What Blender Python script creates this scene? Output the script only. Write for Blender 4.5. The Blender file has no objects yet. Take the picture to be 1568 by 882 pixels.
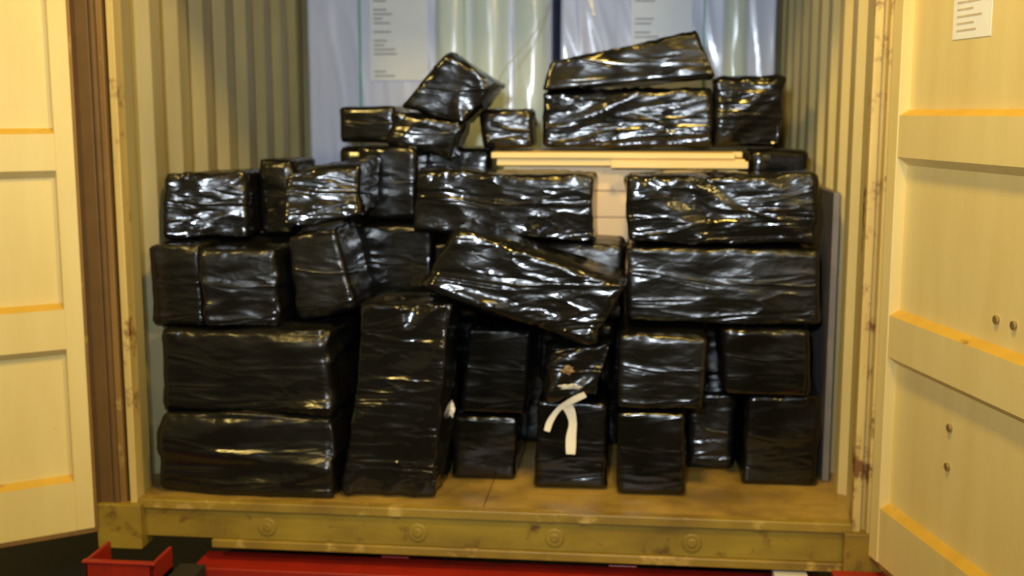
import bpy, bmesh, math, random
from mathutils import Vector, noise, Matrix

random.seed(7)
sc=bpy.context.scene
try:
    sc.view_settings.view_transform='Standard'
    sc.view_settings.look='None'
except Exception: pass
COL=sc.collection

# ------------------------------------------------------------ materials
def newmat(name):
    m=bpy.data.materials.new(name); m.use_nodes=True
    nt=m.node_tree; b=nt.nodes['Principled BSDF']
    return m,nt,b
def N(nt,t,**k):
    n=nt.nodes.new(t)
    for a,v in k.items(): setattr(n,a,v)
    return n
def ramp(nt,stops):
    r=N(nt,'ShaderNodeValToRGB'); e=r.color_ramp.elements
    while len(e)<len(stops): e.new(0.5)
    for i,(p,c) in enumerate(stops):
        e[i].position=p; e[i].color=(c[0],c[1],c[2],1)
    return r
def coords(nt,scale=(1,1,1),rot=(0,0,0)):
    tc=N(nt,'ShaderNodeTexCoord'); mp=N(nt,'ShaderNodeMapping')
    mp.inputs['Scale'].default_value=scale; mp.inputs['Rotation'].default_value=rot
    nt.links.new(tc.outputs['Object'],mp.inputs['Vector']); return mp.outputs['Vector']
def noi(nt,vec,scale,detail=4,rough=.55,dist=0):
    n=N(nt,'ShaderNodeTexNoise'); n.inputs['Scale'].default_value=scale
    n.inputs['Detail'].default_value=detail; n.inputs['Roughness'].default_value=rough
    n.inputs['Distortion'].default_value=dist
    nt.links.new(vec,n.inputs['Vector']); return n.outputs['Fac']
def mixc(nt,fac,a,b,mode='MIX'):
    m=N(nt,'ShaderNodeMix',data_type='RGBA',blend_type=mode)
    if isinstance(fac,(int,float)): m.inputs[0].default_value=fac
    else: nt.links.new(fac,m.inputs[0])
    for s,v in ((m.inputs[6],a),(m.inputs[7],b)):
        if isinstance(v,tuple): s.default_value=(v[0],v[1],v[2],1)
        else: nt.links.new(v,s)
    return m.outputs[2]
def bump(nt,b,h,strength=.3,dist=.01):
    bp=N(nt,'ShaderNodeBump'); bp.inputs['Strength'].default_value=strength
    bp.inputs['Distance'].default_value=dist
    nt.links.new(h,bp.inputs['Height']); nt.links.new(bp.outputs['Normal'],b.inputs['Normal'])

def painted(name,base,dirt,rust,dirt_amt=.5,rust_th=.68,rough=.5,streak=(7,7,1)):
    m,nt,b=newmat(name)
    v=coords(nt,streak); v2=coords(nt,(1,1,1))
    n1=noi(nt,v,1.6,5); r1=ramp(nt,[(.35,(0,0,0)),(.75,(1,1,1))]); nt.links.new(n1,r1.inputs[0])
    mul=N(nt,'ShaderNodeMath',operation='MULTIPLY'); nt.links.new(r1.outputs[0],mul.inputs[0]); mul.inputs[1].default_value=dirt_amt
    c=mixc(nt,mul.outputs[0],base,dirt)
    n2=noi(nt,v2,9,8,.65); r2=ramp(nt,[(rust_th-.05,(0,0,0)),(rust_th+.06,(1,1,1))]); nt.links.new(n2,r2.inputs[0])
    c=mixc(nt,r2.outputs[0],c,rust)
    nt.links.new(c,b.inputs['Base Color']); b.inputs['Roughness'].default_value=rough
    bump(nt,b,n2,.12,.01)
    return m
def plain(name,col,rough=.6,metal=0,var=.25,scale=12):
    m,nt,b=newmat(name); n=noi(nt,coords(nt),scale,5)
    c=mixc(nt,n,tuple(x*(1-var) for x in col),tuple(min(1,x*(1+var)) for x in col))
    nt.links.new(c,b.inputs['Base Color']); b.inputs['Roughness'].default_value=rough; b.inputs['Metallic'].default_value=metal
    bump(nt,b,n,.1,.005)
    return m
def wrapmat(name,rot,rl=.16,rh=.42,base=(.0045,.0045,.0045),bs=.45,sc3=(1.3,1.3,7)):
    m,nt,b=newmat(name)
    v=coords(nt,sc3,rot); v2=coords(nt,(1,1,1))
    n1=noi(nt,v,1.5,2,.45,.8)
    # sharp film creases
    s1=N(nt,'ShaderNodeMath',operation='SUBTRACT'); nt.links.new(n1,s1.inputs[0]); s1.inputs[1].default_value=.5
    s2=N(nt,'ShaderNodeMath',operation='ABSOLUTE'); nt.links.new(s1.outputs[0],s2.inputs[0])
    s3=N(nt,'ShaderNodeMath',operation='MULTIPLY'); nt.links.new(s2.outputs[0],s3.inputs[0]); s3.inputs[1].default_value=-5
    s4=N(nt,'ShaderNodeMath',operation='EXPONENT'); nt.links.new(s3.outputs[0],s4.inputs[0])
    n2=noi(nt,coords(nt,(1,1,2.2),rot),16,2,.5,.6)
    n3=noi(nt,v2,5,3,.5,0)
    r=ramp(nt,[(.35,(rl,)*3),(.65,(rh,)*3)]); nt.links.new(n3,r.inputs[0])
    nt.links.new(r.outputs[0],b.inputs['Roughness'])
    c=mixc(nt,n3,base,tuple(x*2.0 for x in base)); nt.links.new(c,b.inputs['Base Color'])
    ad=N(nt,'ShaderNodeMath',operation='MULTIPLY_ADD'); nt.links.new(n2,ad.inputs[0]); ad.inputs[1].default_value=.35; nt.links.new(s4.outputs[0],ad.inputs[2])
    bump(nt,b,ad.outputs[0],bs,.012)
    b.inputs['Specular IOR Level'].default_value=.6
    return m

M_door=painted('door_cream_paint',(.80,.68,.33),(.70,.55,.22),(.28,.15,.04),.6,.74,.45)
M_doorledge=painted('door_ledge_lit_yellow',(.66,.43,.07),(.5,.31,.05),(.25,.12,.03),.6,.66,.5)  # golden light on band top slopes painted into the colour, plus rust specks
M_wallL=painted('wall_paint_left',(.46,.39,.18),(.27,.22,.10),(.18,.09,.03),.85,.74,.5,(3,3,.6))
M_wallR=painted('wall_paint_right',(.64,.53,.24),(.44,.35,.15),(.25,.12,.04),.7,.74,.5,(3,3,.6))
M_post=painted('post_paint',(.66,.52,.20),(.42,.29,.08),(.20,.09,.03),.75,.60,.5,(9,9,.8))
M_rust=painted('rusty_post_paint',(.26,.15,.04),(.12,.06,.02),(.46,.32,.10),.8,.64,.6,(14,14,.9))
M_sill=painted('sill_paint_worn',(.36,.26,.035),(.17,.11,.02),(.13,.07,.02),1.0,.63,.45,(1.6,1.6,4))
M_sillcap=painted('sill_edge_worn',(.34,.235,.035),(.18,.11,.025),(.50,.35,.10),.9,.61,.45,(3,3,4))
M_red=painted('chassis_red_paint',(.36,.02,.010),(.18,.015,.01),(.08,.03,.02),.5,.66,.4)
M_dark=plain('underside_dark',(.02,.018,.014),.8)
M_bolt=plain('bolt_steel',(.40,.30,.14),.4,.6)
M_white=plain('white_strap',(.92,.88,.74),.5,0,.06)

def floor_mat():
    m,nt,b=newmat('plywood_floor'); v=coords(nt,(1.5,9,1)); n=noi(nt,v,2.5,6)
    c=mixc(nt,n,(.32,.20,.045),(.52,.35,.09)); n2=noi(nt,coords(nt),4,5); r=ramp(nt,[(.40,(0,0,0)),(.64,(.85,.85,.85))]); nt.links.new(n2,r.inputs[0])
    c=mixc(nt,r.outputs[0],c,(.17,.11,.03)); nt.links.new(c,b.inputs['Base Color']); b.inputs['Roughness'].default_value=.45; bump(nt,b,n,.15,.01); return m
M_floor=floor_mat()
def wood_mat():
    m,nt,b=newmat('pine_wood'); v=coords(nt,(1,8,14)); n=noi(nt,v,3,5,.5,1)
    c=mixc(nt,n,(.92,.74,.36),(.74,.54,.22)); nt.links.new(c,b.inputs['Base Color']); b.inputs['Roughness'].default_value=.55; bump(nt,b,n,.1,.004); return m
M_wood=wood_mat()
def film_mat(name,c1,c2,rough,bs):
    m,nt,b=newmat(name); v=coords(nt,(5,5,.7)); n=noi(nt,v,2.2,3,.5,.4); n2=noi(nt,coords(nt,(3,3,1)),1.3,2)
    c=mixc(nt,n2,c1,c2); nt.links.new(c,b.inputs['Base Color']); b.inputs['Roughness'].default_value=rough
    b.inputs['Coat Weight'].default_value=.5; b.inputs['Coat Roughness'].default_value=.15
    bump(nt,b,n,bs,.014); return m
M_film=film_mat('stretch_film_blue',(.64,.70,.98),(.82,.86,1.0),.4,.3)
M_film2=film_mat('stretch_film_green',(.76,.88,.76),(.94,1.0,.90),.25,.7)
M_paper=plain('label_paper',(.90,.94,1.0),.4,0,.05)
M_ink=plain('printed_ink',(.16,.17,.20),.5,0,.1)
M_green=plain('green_strap',(.05,.42,.22),.35)
M_ground=plain('asphalt',(.06,.055,.05),.8)
M_grey=plain('grey_strip',(.20,.18,.17),.5)
WR=[wrapmat('black_wrap_a',(0,.10,0),.17,.33,bs=.5),wrapmat('black_wrap_b',(0,-.5,.2),.12,.28,bs=.7),
    wrapmat('black_wrap_c',(.2,1.1,0),.12,.26,bs=.7),wrapmat('black_wrap_d',(0,.25,0),.10,.25,bs=.65),
    wrapmat('black_wrap_plain',(0,.2,0),.12,.28,(.0025,.0025,.0025),bs=.3)]

# ------------------------------------------------------------ helpers
class MB:
    def __init__(s): s.v=[];s.f=[];s.m=[]
    def box(s,x0,x1,y0,y1,z0,z1,mi=0):
        o=len(s.v); s.v+=[(x,y,z) for z in(z0,z1) for y in(y0,y1) for x in(x0,x1)]
        for q in((0,2,3,1),(4,5,7,6),(0,1,5,4),(2,6,7,3),(0,4,6,2),(1,3,7,5)):
            s.f.append(tuple(o+i for i in q)); s.m.append(mi)
    def quad(s,a,b,c,d,mi=0):
        o=len(s.v); s.v+=[a,b,c,d]; s.f.append((o,o+1,o+2,o+3)); s.m.append(mi)
    def cyl(s,c,axis,r,l,mi=0,n=20):
        ax=Vector(axis).normalized(); t=ax.orthogonal().normalized(); w=ax.cross(t); c=Vector(c); o=len(s.v)
        for k in(-.5,.5):
            for i in range(n):
                a=2*math.pi*i/n; s.v.append(tuple(c+ax*l*k+(t*math.cos(a)+w*math.sin(a))*r))
        for i in range(n):
            j=(i+1)%n; s.f.append((o+i,o+j,o+n+j,o+n+i)); s.m.append(mi)
        s.f.append(tuple(o+i for i in reversed(range(n)))); s.m.append(mi)
        s.f.append(tuple(o+n+i for i in range(n))); s.m.append(mi)
    def obj(s,name,mats,bevel=0,xf=None,smooth=False):
        vs=[Vector(p) for p in s.v]
        if xf is not None: vs=[xf@p for p in vs]
        c=sum(vs,Vector())/len(vs)
        me=bpy.data.meshes.new(name); me.from_pydata([tuple(p-c) for p in vs],[],s.f)
        for m in mats: me.materials.append(m)
        for p,mi in zip(me.polygons,s.m): p.material_index=mi; p.use_smooth=smooth
        me.update(); o=bpy.data.objects.new(name,me); o.location=c; COL.objects.link(o)
        if bevel:
            b=o.modifiers.new('bevel','BEVEL'); b.width=bevel; b.segments=2; b.limit_method='ANGLE'
        return o

def bale(name,Y,c4,depth,seed=0,mat=0,r=.022,dang=.15,amp=1.0,back=None,cell=.013,dz=0,ridge=1.0,af=2.0):
    """shrink-wrapped package. c4 = TL,TR,BR,BL as (x,z) or (x,z,dy)."""
    fr=[Vector((p[0],Y+(p[2] if len(p)>2 else 0),p[1])) for p in c4]
    bk=[f+Vector((0,depth,dz)) for f in fr]
    if back:
        bk=[b+Vector((q[0],0,q[1])) for b,q in zip(bk,back)]
    TL,TR,BR,BL=fr; bTL,bTR,bBR,bBL=bk
    lx=((TR-TL).length+(BR-BL).length)/2; lz=((TL-BL).length+(TR-BR).length)/2; ly=depth
    h=Vector((lx/2,ly/2,lz/2)); r=min(r,min(h)*.6)
    n=[max(6,int(round(d/cell))) for d in (lx,ly,lz)]
    n[1]=max(6,int(n[1]*.75))
    idx={};vs=[];fs=[]
    def remap(t,hh):
        s=2*t-1; a=abs(s); a=1-(1-a)**1.25
        return math.copysign(a,s)*hh
    def vid(i,j,k):
        key=(i,j,k)
        if key in idx: return idx[key]
        p=Vector((remap(i/n[0],h.x),remap(j/n[1],h.y),remap(k/n[2],h.z)))
        q=Vector(tuple(max(-h[a]+r,min(h[a]-r,p[a])) for a in range(3)))
        d=p-q
        if d.length>1e-9: p=q+d.normalized()*r
        idx[key]=len(vs); vs.append(p); return idx[key]
    def face(ax,side):
        a,b=[q for q in range(3) if q!=ax]
        for i in range(n[a]):
            for j in range(n[b]):
                pts=[]
                for (di,dj) in((0,0),(1,0),(1,1),(0,1)):
                    t=[0,0,0]; t[ax]=n[ax] if side else 0; t[a]=i+di; t[b]=j+dj; pts.append(vid(*t))
                flip=(side==1)
                if ax==1: flip=not flip
                fs.append(tuple(pts if flip else reversed(pts)))
    for ax in range(3):
        for sd in(0,1): face(ax,sd)
    off=Vector((seed*3.17,seed*1.73,seed*5.1))
    ca,sa=math.cos(dang),math.sin(dang)
    out=[]
    me=bpy.data.meshes.new(name)
    me.from_pydata([tuple(p) for p in vs],[],fs); me.update()
    nor=[Vector(v.normal) for v in me.vertices]
    for p,nn in zip(vs,nor):
        hpos=p.x if abs(nn.x)<.7 else p.y
        a=hpos*ca+p.z*sa; b=-hpos*sa+p.z*ca
        if abs(nn.z)>.7: a=p.x*ca+p.y*sa; b=-p.x*sa+p.y*ca
        n1=noise.noise(p*3.5+off)*.011
        mask=max(0,min(1,.6+1.7*noise.noise(p*3.1+off*2)))
        w_=noise.noise(Vector((a*af,b*8,seed*2.3))+off)
        rd=max(0,1-abs(w_)*2.6)**2*.0085*mask*ridge
        n3=noise.noise(Vector((a*6,b*22,p.y*3))+off)*.0020*mask
        # crumpled film where the wrap turns over the edges
        near=sorted((h[q]-abs(p[q])) for q in range(3))[1]
        k=max(0,1-near/.045)
        top=1.7 if p.z>h.z-.05 else .7
        n4=(noise.noise(p*44+off)*.0042+noise.noise(p*21+off)*.003)*top*k
        d=(n1+rd+n3+n4)*amp-.004
        p2=p+nn*d
        u,v,w=p2.x/lx+.5,p2.y/ly+.5,p2.z/lz+.5
        f=(BL*(1-u)+BR*u)*(1-w)+(TL*(1-u)+TR*u)*w
        g=(bBL*(1-u)+bBR*u)*(1-w)+(bTL*(1-u)+bTR*u)*w
        out.append(f*(1-v)+g*v)
    c=sum(out,Vector())/len(out)
    for v,p in zip(me.vertices,out): v.co=p-c
    for p in me.polygons: p.use_smooth=True
    me.materials.append(WR[mat]); me.update()
    o=bpy.data.objects.new(name,me); o.location=c; COL.objects.link(o); return o

# ------------------------------------------------------------ container shell
XL,XR=-1.275,1.185; H=2.42; YB=3.6
def corr(name,x0,sign,mat,y0,y1,z0,z1,pitch=.26):
    dep=.045
    pts=[];y=y0
    while y<y1:
        for (dy,dx) in((0,0),(.09,0),(.12,dep),(.23,dep),(.26,0)):
            q=(x0+sign*dx,y+dy)
            if not pts or abs(pts[-1][1]-q[1])>1e-6: pts.append(q)
        y+=pitch
    vs=[];fs=[]
    for (x,yy) in pts: vs+=[(x,yy,z0),(x,yy,z1)]
    for i in range(len(pts)-1):
        q=(2*i,2*i+2,2*i+3,2*i+1); fs.append(q if sign<0 else tuple(reversed(q)))
    me=bpy.data.meshes.new(name); me.from_pydata(vs,[],fs); me.materials.append(mat); me.update()
    ob=bpy.data.objects.new(name,me); COL.objects.link(ob)
    s=ob.modifiers.new('sol','SOLIDIFY'); s.thickness=.004; s.offset=0
    b=ob.modifiers.new('bv','BEVEL'); b.width=.008; b.segments=2
    return ob
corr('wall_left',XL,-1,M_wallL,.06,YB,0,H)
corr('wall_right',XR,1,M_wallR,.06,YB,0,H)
b=MB(); b.box(XL-.05,XR+.05,YB,YB+.04,0,H); b.obj('wall_back',[M_wallL])
b=MB(); b.box(XL-.06,XR+.06,0,YB+.04,H,H+.05); b.obj('ceiling',[M_wallL])
b=MB()
for i in range(3):
    y0=.045+i*1.2
    b.box(XL-.045,-.05,y0,min(y0+1.197,YB),-.03,0); b.box(-.047,XR+.045,y0,min(y0+1.197,YB),-.03,0)
b.obj('floor',[M_floor],.001)

b=MB(); b.box(-1.40,1.25,-.02,.06,H-.12,H+.10); b.obj('trim_1',[M_post],.006)
b=MB()
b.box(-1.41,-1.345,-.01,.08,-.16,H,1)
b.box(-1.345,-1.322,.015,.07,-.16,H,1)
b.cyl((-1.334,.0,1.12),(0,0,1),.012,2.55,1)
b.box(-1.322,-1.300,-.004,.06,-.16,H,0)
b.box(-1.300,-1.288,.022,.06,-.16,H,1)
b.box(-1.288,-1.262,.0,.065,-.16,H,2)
b.obj('trim_2',[M_rust,plain('post_dark_rust',(.13,.07,.02),.6),M_post],.004)  # dark brown rusty steel in the post's channels
b=MB()
b.box(1.178,1.205,.0,.065,-.16,H,0)
b.box(1.205,1.222,.02,.06,-.16,H,0)
b.box(1.222,1.262,-.015,.07,-.16,H,0)
b.box(1.262,1.275,-.02,.07,-.16,H,1)
b.obj('trim_3',[M_post,M_rust],.004)
b=MB()
b.box(-1.262,1.178,.0,.045,-.030,.003,2)
b.box(-1.30,1.20,.012,.08,-.135,-.030,0)
b.box(-1.0,1.205,.0,.09,-.165,-.135,2)
b.box(-1.40,-1.24,-.03,.10,-.17,-.01,0)
b.box(1.15,1.275,-.03,.10,-.19,-.02,0)
for x in(-.80,-.27,.20,.66):
    b.cyl((x,.010,-.085),(0,1,0),.032,.008,0); b.cyl((x,.006,-.085),(0,1,0),.016,.008,2)
b.obj('trim_4',[M_sill,M_rust,M_sillcap],.004)

# ------------------------------------------------------------ doors
def door(name,hinge,ang,mirror,W=1.18,extra=None,bands=None):
    d=Vector((math.cos(ang),math.sin(ang),0)); nrm=Vector((math.sin(ang),-math.cos(ang),0))*(1 if mirror else -1)
    xf=Matrix(((d.x,nrm.x,0,hinge[0]),(d.y,nrm.y,0,hinge[1]),(0,0,1,0),(0,0,0,1)))
    b=MB()
    lo,hi=-.09,2.36
    pr=[(lo,.03)]
    for (a,c) in bands:
        if a>lo: pr+=[(a-.025,0),(a,.032)]
        pr+=[(c,.032),(c+.018,0)]
    pr.append((hi,0))
    for i in range(len(pr)-1):
        (z0,o0),(z1,o1)=pr[i],pr[i+1]
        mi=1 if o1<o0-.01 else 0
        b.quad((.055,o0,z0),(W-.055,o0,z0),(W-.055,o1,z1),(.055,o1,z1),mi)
    b.box(.0,W,-.05,-.045,lo,hi,0)
    b.box(0,.06,-.045,.035,lo,hi,0); b.box(W-.06,W,-.045,.035,lo,hi,0)
    b.box(.06,W-.06,-.045,.03,lo,lo+.05,0); b.box(.06,W-.06,-.045,.03,hi-.06,hi,0)
    b.box(-.012,.0,-.03,.03,lo,hi,2)
    b.box(-.01,W,-.03,.03,lo-.018,lo,2)
    for (s,z) in (extra or []):
        b.cyl((s,.004,z),(0,1,0),.012,.010,3,14)
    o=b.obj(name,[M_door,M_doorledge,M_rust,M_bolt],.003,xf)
    return o,xf
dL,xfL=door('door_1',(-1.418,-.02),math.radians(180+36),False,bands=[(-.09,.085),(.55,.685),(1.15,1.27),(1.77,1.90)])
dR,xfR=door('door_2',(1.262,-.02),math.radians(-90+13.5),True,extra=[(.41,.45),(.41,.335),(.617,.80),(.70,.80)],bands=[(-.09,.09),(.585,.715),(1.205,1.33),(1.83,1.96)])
b=MB(); b.box(.30,.50,.0005,.002,1.54,1.80,0)
for i in range(12):
    z=1.56+i*.019
    b.box(.32,.40+.08*random.random(),.002,.0026,z,z+.006,1)
b.obj('door_sticker',[M_paper,plain('faded_ink',(.60,.52,.42),.6)],0,xfR)

# ------------------------------------------------------------ bales
def B(*a,**k): return bale('black_wrapped_bale',*a,**k)
B(.08,[(-1.195,.290),(-.578,.295),(-.580,.002),(-1.235,.002)],.5,seed=1,mat=0,r=.028,back=[(-.04,0),(0,0),(0,0),(-.01,0)],dang=.06,ridge=2.6,af=1.1)
B(.10,[(-1.195,.588),(-.598,.593),(-.580,.297),(-1.205,.294)],.5,seed=2,mat=0,r=.028,back=[(-.04,0),(0,0),(0,0),(-.03,0)],dang=.04,ridge=2.6,af=1.1)
B(.10,[(-.474,.695),(-.166,.700),(-.222,.002),(-.560,.002)],.28,seed=3,mat=2,r=.024,dang=1.1,amp=1.4,ridge=1.8)
B(.34,[(-.150,.574),(.093,.562),(.072,.247),(-.180,.25)],.38,seed=4,mat=4,dang=.1,amp=.7)
B(.34,[(-.200,.245),(.046,.242),(.035,.002),(-.205,.002)],.38,seed=5,mat=4,dang=.1,amp=.6)
B(.26,[(.115,.332),(.369,.325),(.373,.002),(.102,.002)],.42,seed=6,mat=4,dang=.05,amp=.6)
B(.22,[(.397,.585),(.712,.575),(.702,.314),(.398,.312)],.42,seed=7,mat=0,dang=.1,amp=.8)
B(.22,[(.396,.308),(.642,.308),(.652,.002),(.400,.002)],.40,seed=8,mat=4,dang=.1,amp=.6)
B(.55,[(.665,.300),(.84,.300),(.84,.002),(.665,.002)],.30,seed=9,mat=1)
B(.32,[(.761,.594),(1.072,.594),(1.080,.352),(.774,.349)],.40,seed=10,mat=4,dang=.1,amp=.8)
B(.38,[(.866,.337),(1.130,.347),(1.127,.002),(.848,.002)],.34,seed=11,mat=4,dang=.2,amp=.9)
B(.33,[(.423,.874),(1.097,.870),(1.107,.605),(.428,.602)],.42,seed=12,mat=0,dang=.05,amp=.9)
B(.35,[(.422,1.117),(1.073,1.127),(1.090,.880),(.425,.882)],.40,seed=13,mat=1,dang=-.5,amp=1.4)
B(.12,[(-.150,.972),(.436,.768),(.312,.545),(-.276,.735)],.33,seed=14,mat=3,r=.035,dang=-.15,amp=1.7)
B(.20,[(.160,.530),(.390,.560),(.335,.345),(.160,.342)],.22,seed=15,mat=3,dang=.8,amp=2.6)
B(.42,[(-.342,1.135),(.310,1.114),(.308,.872),(-.356,.905)],.32,seed=16,mat=3,dang=-.3,amp=1.4)
B(.48,[(-.290,.868),(.415,.865),(.415,.580),(-.290,.580)],.32,seed=17,mat=0,dang=.1)
B(.46,[(.10,.575),(.385,.575),(.385,.34),(.10,.34)],.30,seed=18,mat=4,cell=.03)
B(.15,[(-1.247,.880),(-1.060,.884),(-1.048,.592),(-1.252,.592)],.40,seed=19,mat=0,dang=.1,amp=.9)
B(.13,[(-1.054,.867,-.01),(-.786,.872,.03),(-.779,.592,.03),(-1.044,.592,-.03)],.40,seed=20,mat=0,dang=.05,ridge=1.5)
B(.20,[(-.767,.907),(-.583,.948),(-.515,.652),(-.727,.612)],.30,seed=21,mat=0,dang=.3,amp=.9)
B(.30,[(-1.242,1.125,-.01),(-.955,1.127,.08),(-.950,.885,.07),(-1.247,.885,-.03)],.30,seed=22,mat=3,dang=.5,amp=1.3)
B(.47,[(-.945,1.165),(-.812,1.165),(-.812,.885),(-.945,.885)],.34,seed=23,mat=4)
B(.28,[(-.802,1.125,.01),(-.528,1.157,.09),(-.523,.965,.06),(-.797,.925,-.03)],.30,seed=24,mat=3,dang=.2,dz=.02,amp=1.3)
B(.54,[(-.625,.922),(-.300,.922),(-.300,.610),(-.625,.610)],.36,seed=25,mat=4,dang=.1,amp=.6)
B(.68,[(-.620,1.214),(-.385,1.207),(-.385,.925),(-.620,.925)],.25,seed=26,mat=4,dang=.3,amp=.6)
B(.94,[(-.757,1.364),(-.52,1.364),(-.52,1.212),(-.754,1.212)],.36,seed=27,mat=4,cell=.02,amp=.8)
B(.74,[(-.482,1.345),(-.213,1.300),(-.262,1.150),(-.515,1.215)],.30,seed=28,mat=4,dang=.6,amp=1.2)
B(.74,[(-.455,1.362),(-.275,1.572),(-.072,1.450),(-.215,1.290)],.34,seed=29,mat=4,dang=.7,amp=1.2,r=.018)
B(.86,[(-.160,1.345),(.040,1.355),(.055,1.200),(-.145,1.195)],.30,seed=30,mat=1,dang=.3,amp=1.5)
B(.88,[(.084,1.422),(.745,1.432),(.755,1.200),(.080,1.200)],.40,seed=31,mat=1,dang=.4,amp=1.2)
B(.84,[(.112,1.535,.0),(.675,1.658,.0),(.755,1.470,-.02),(.080,1.420,-.02)],.38,seed=32,mat=4,dang=.15,r=.018,amp=1.0)
B(.90,[(.760,1.468),(1.016,1.476),(1.018,1.205),(.760,1.205)],.34,seed=33,mat=2,dang=.7,amp=1.7)
B(.84,[(.890,1.195),(1.12,1.195),(1.12,.90),(.890,.90)],.40,seed=34,mat=4,cell=.03)
for (x0,x1,z0,z1,y,dd) in [(-1.2,-.78,.0,.6,.95,.4),(-.76,-.10,.0,.6,.95,.4),(-.76,-.13,.602,1.200,.95,.4),
                   (-.56,-.22,0,.605,.50,.38),(-.08,.42,0,.6,.82,.5),(.44,1.12,0,.6,.9,.45),(.90,1.13,.602,.898,.85,.4),(-1.23,-.65,.592,.88,.58,.3)]:
    B(y,[(x0,z1),(x1,z1),(x1,z0+.002),(x0,z0+.002)],dd,seed=x0*7+z0,mat=4,cell=.04,amp=.7)

# ------------------------------------------------------------ wooden crate
b=MB()
x0,x1,y0,y1=-.085,.868,.84,1.40
b.box(x0+.03,x1-.03,y0+.02,y1-.02,.62,1.135,1)
for i in range(5):
    z=.62+i*.104; b.box(x0+.02,x1-.02,y0,y0+.018,z,z+.098,1)
for x in(x0+.02,x1-.09): b.box(x,x+.07,y0-.018,y0,.62,1.135,0)
b.box(x0,x1,y0-.07,y0+.04,1.135,1.162,0)
for i in range(5):
    yy=y0-.085+i*.13; b.box(x0-.02,x1-(.04 if i==0 else 0),yy,yy+.115,1.164,1.186,0)
b.box(.36,x1+.01,y0-.10,y0-.02,1.128,1.155,0)
b.obj('wooden_crate',[M_wood,plain('crate_panel_wood',(.86,.64,.38),.6,0,.08,6)],.003)
b=MB(); b.box(1.15,1.175,.45,.95,.002,1.06); b.obj('wall_corner_strip',[M_grey],.004)  # added grey upright strip for the right wall's corner

# ------------------------------------------------------------ shrink-wrapped pallets at rear
def pallet(name,x0,x1,y,ztop,cols,labels,straps,seed):
    b=MB()
    for k in range(3): b.box(x0+k*(x1-x0-.1)/2,x0+.1+k*(x1-x0-.1)/2,y,y+1.0,0,.10,3)
    b.box(x0,x1,y,y+1.0,.10,.13,3)
    nx,nz=120,50
    o=len(b.v)
    def hgt(x,z):
        d=0
        for (a,c,hh) in cols:
            if a<x<c: t=(x-a)/(c-a)*2-1; d=max(d,hh*math.sqrt(max(0,1-t*t)))
        d+=noise.noise(Vector((x*6,z*1.5,seed)))*.008+max(0,1-abs(noise.noise(Vector((x*10+z*2,z*1.2,seed+4))))*4)*.005
        return d
    for j in range(nz+1):
        z=.13+(ztop-.13)*j/nz
        for i in range(nx+1):
            x=x0+(x1-x0)*i/nx; e=min(i,nx-i)
            b.v.append((x,y-hgt(x,z)+(.02 if e==0 else 0),z))
    for j in range(nz):
        for i in range(nx):
            a=o+j*(nx+1)+i; xc=x0+(x1-x0)*(i+.5)/nx
            mi=0
            for (p,q,hh) in cols:
                if p<xc<q: mi=1
            b.f.append((a,a+1,a+nx+2,a+nx+1)); b.m.append(mi)
    b.box(x0,x1,y+.02,y+1.0,.13,ztop,0)
    for (lx0,lx1,lz0,lz1) in labels:
        b.box(lx0,lx1,y-.022,y-.018,lz0,lz1,2)
        rows=int((lz1-lz0)/.022)
        for k in range(rows):
            z=lz0+.02+k*.022
            if random.random()<.5: b.box(lx0+.02,lx0+.03+(lx1-lx0-.08)*random.uniform(.15,.5),y-.0235,y-.022,z,z+.006,4)
    for sx in straps: b.box(sx,sx+.008,y-.03,y-.026,.1,ztop,5)
    ob=b.obj(name,[M_film,M_film2,M_paper,M_wood,M_ink,M_green],0)
    for p in ob.data.polygons:
        if p.material_index<2: p.use_smooth=abs(p.normal.y)>.2 and p.area<.01
    return ob
pallet('wrapped_pallet',-1.235,.025,2.2,2.25,[(-.56,-.40,.05),(-.38,-.20,.05),(-.16,.0,.05)],[(-.90,-.60,1.50,1.98)],[-.955,-.42],1.3)
pallet('wrapped_pallet',.070,1.135,2.2,2.25,[(.88,.99,.04)],[(.42,.72,1.62,1.98)],[.775],5.1)

# ------------------------------------------------------------ loose bits
def ribbon(name,pts,w,mat,th=.0007):
    vs=[];fs=[]; P=[Vector(p) for p in pts]
    Q=[]
    for i in range(len(P)-1):
        p0=P[max(0,i-1)];p1=P[i];p2=P[i+1];p3=P[min(len(P)-1,i+2)]
        for k in range(8):
            t=k/8; Q.append(.5*((2*p1)+(p2-p0)*t+(2*p0-5*p1+4*p2-p3)*t*t+(3*p1-p0-3*p2+p3)*t**3))
    Q.append(P[-1])
    for i,q in enumerate(Q):
        t=(Q[min(i+1,len(Q)-1)]-Q[max(i-1,0)]).normalized(); s=t.cross(Vector((0,-1,0))).normalized()*w/2*(1+.14*math.sin(i*.3))
        vs+=[q-s,q+s]
    for i in range(len(Q)-1): fs.append((2*i,2*i+1,2*i+3,2*i+2))
    c=sum(vs,Vector())/len(vs)
    me=bpy.data.meshes.new(name); me.from_pydata([tuple(v-c) for v in vs],[],fs); me.materials.append(mat)
    o=bpy.data.objects.new(name,me); o.location=c; COL.objects.link(o)
    s=o.modifiers.new('s','SOLIDIFY'); s.thickness=th*2
    return o
st=bpy.data.objects.new('white_tie_strap',None); COL.objects.link(st); st.location=(.23,.24,.28)
for nm,pts,w in (('strap_end_1',[(.155,.238,.222),(.168,.234,.262),(.200,.222,.310),(.250,.190,.350),(.292,.168,.376)],.020),
               ('strap_end_2',[(.222,.214,.328),(.238,.224,.300),(.247,.232,.255),(.241,.238,.20),(.240,.240,.140)],.032)):
    o=ribbon(nm,pts,w,M_white); o.parent=st; o.matrix_parent_inverse=Matrix.Translation(-st.location)
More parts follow.
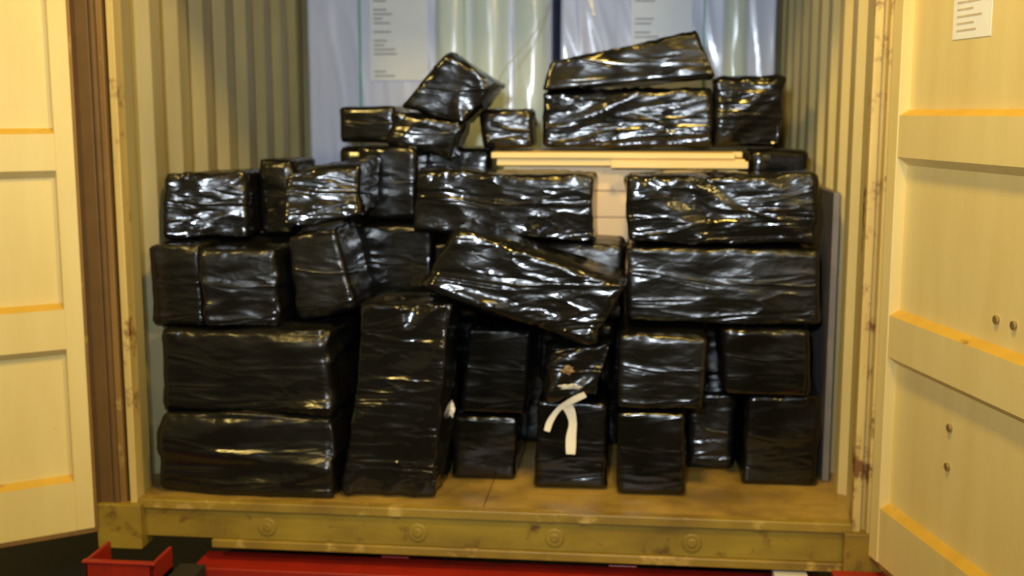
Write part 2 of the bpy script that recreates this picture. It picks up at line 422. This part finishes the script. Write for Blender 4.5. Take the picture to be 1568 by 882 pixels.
def scrap(name,loc,sz,mat,seed):
    bm=bmesh.new(); bmesh.ops.create_icosphere(bm,subdivisions=3,radius=1)
    for v in bm.verts:
        v.co=Vector((v.co.x*sz[0],v.co.y*sz[1],v.co.z*sz[2]))*(1+.9*noise.noise(v.co*2.2+Vector((seed,0,0))))
    me=bpy.data.meshes.new(name); bm.to_mesh(me); bm.free(); me.materials.append(mat)
    o=bpy.data.objects.new(name,me); o.location=loc; COL.objects.link(o)
M_torn=film_mat('torn_clear_film',(.35,.35,.32),(.6,.62,.6),.2,.8)
M_brown=plain('brown_tape',(.22,.14,.05),.35)
scrap('torn_plastic_scrap',(.240,.178,.400),(.034,.008,.008),M_torn,1)
scrap('torn_plastic_scrap',(.232,.172,.46),(.018,.006,.012),M_brown,2)
scrap('torn_plastic_scrap',(-.200,.305,.275),(.012,.008,.028),M_white,4)
cu=bpy.data.curves.new('loose_cord','CURVE'); cu.dimensions='3D'; cu.bevel_depth=.0022
sp=cu.splines.new('BEZIER'); pts=[(.03,1.95,1.86),(-.02,1.6,1.68),(-.12,1.25,1.50),(-.085,.93,1.42)]
sp.bezier_points.add(len(pts)-1)
for q,p in zip(sp.bezier_points,pts): q.co=p; q.handle_left_type=q.handle_right_type='AUTO'
o=bpy.data.objects.new('loose_cord',cu); cu.materials.append(M_white); COL.objects.link(o)

# ------------------------------------------------------------ trailer chassis & ground
ch=MB()
ch.box(-1.05,1.10,-.06,.10,-.42,-.215,0)
ch.box(-1.05,1.10,-.10,-.06,-.42,-.40,0)
for x in(-.42,.38): ch.box(x,x+.10,.10,3.6,-.45,-.21,0)
ch.box(-1.33,-1.10,-.27,-.258,-.30,-.125,0); ch.box(-1.33,-1.318,-.27,-.10,-.30,-.115,0)
ch.box(-1.112,-1.10,-.27,-.10,-.30,-.125,0); ch.box(-1.33,-1.10,-.258,-.10,-.30,-.19,0)
ch.box(-1.34,-1.09,-.275,-.25,-.128,-.118,0)
ch.box(-1.09,-1.0,-.20,-.06,-.30,-.20,1)
ch.box(1.11,1.30,-.27,-.255,-.30,-.118,0); ch.box(1.11,1.30,-.255,-.04,-.30,-.14,0)
ch.box(.93,1.04,-.02,.05,-.212,-.172,2)
for x in(-.9,.9): ch.box(x-.3,x+.3,.5,3.5,-1.0,-.46,1)
for x in(-.9,.85):
    for y in(1.2,2.4): ch.cyl((x,y,-.75),(1,0,0),.45,.3,1,32)
ch.obj('trailer_chassis',[M_red,M_dark,plain('pale_fitting',(.5,.52,.55),.5)],.004)
b=MB(); b.box(-12,12,-10,14,-1.24,-1.2); b.obj('ground',[M_ground])
b=MB(); b.box(XL-.04,XR+.04,.10,YB,-.17,-.032); b.obj('container_underframe',[M_dark])

# ------------------------------------------------------------ lights
def area(name,loc,tgt,size,power,col,spread=None):
    l=bpy.data.lights.new(name,'AREA'); l.energy=power; l.color=col; l.size=size
    if spread: l.spread=math.radians(spread)
    o=bpy.data.objects.new(name,l); o.location=loc
    o.rotation_euler=(Vector(tgt)-Vector(loc)).to_track_quat('-Z','Y').to_euler(); COL.objects.link(o)
area('yard_floodlight',(.5,-1.5,3.6),(-.1,.3,.6),.35,76,(1,.66,.13))
area('yard_floodlight',(-1.9,-3.6,3.4),(.3,0,.7),.4,66,(1,.71,.20))
area('yard_floodlight',(2.6,-5.0,3.0),(.3,0,.7),.4,54,(1,.73,.23))
area('camera_flash',(.30,-3.80,1.62),(-.1,2.0,1.55),.12,23,(.80,.90,1),85)
w=bpy.data.worlds.new('World'); sc.world=w; w.use_nodes=True
bg=w.node_tree.nodes['Background']; bg.inputs[0].default_value=(.92,.68,.24,1); bg.inputs[1].default_value=.17

# ------------------------------------------------------------ camera
cam=bpy.data.cameras.new('Camera'); cam.sensor_width=36; cam.lens=1816/1600*36
co=bpy.data.objects.new('Camera',cam); COL.objects.link(co)
co.location=(.45,-3.75,1.34); co.rotation_euler=(math.radians(90-8.6),0,math.radians(6))
cam.dof.use_dof=True; cam.dof.focus_distance=2.7; cam.dof.aperture_fstop=2.5
sc.camera=co
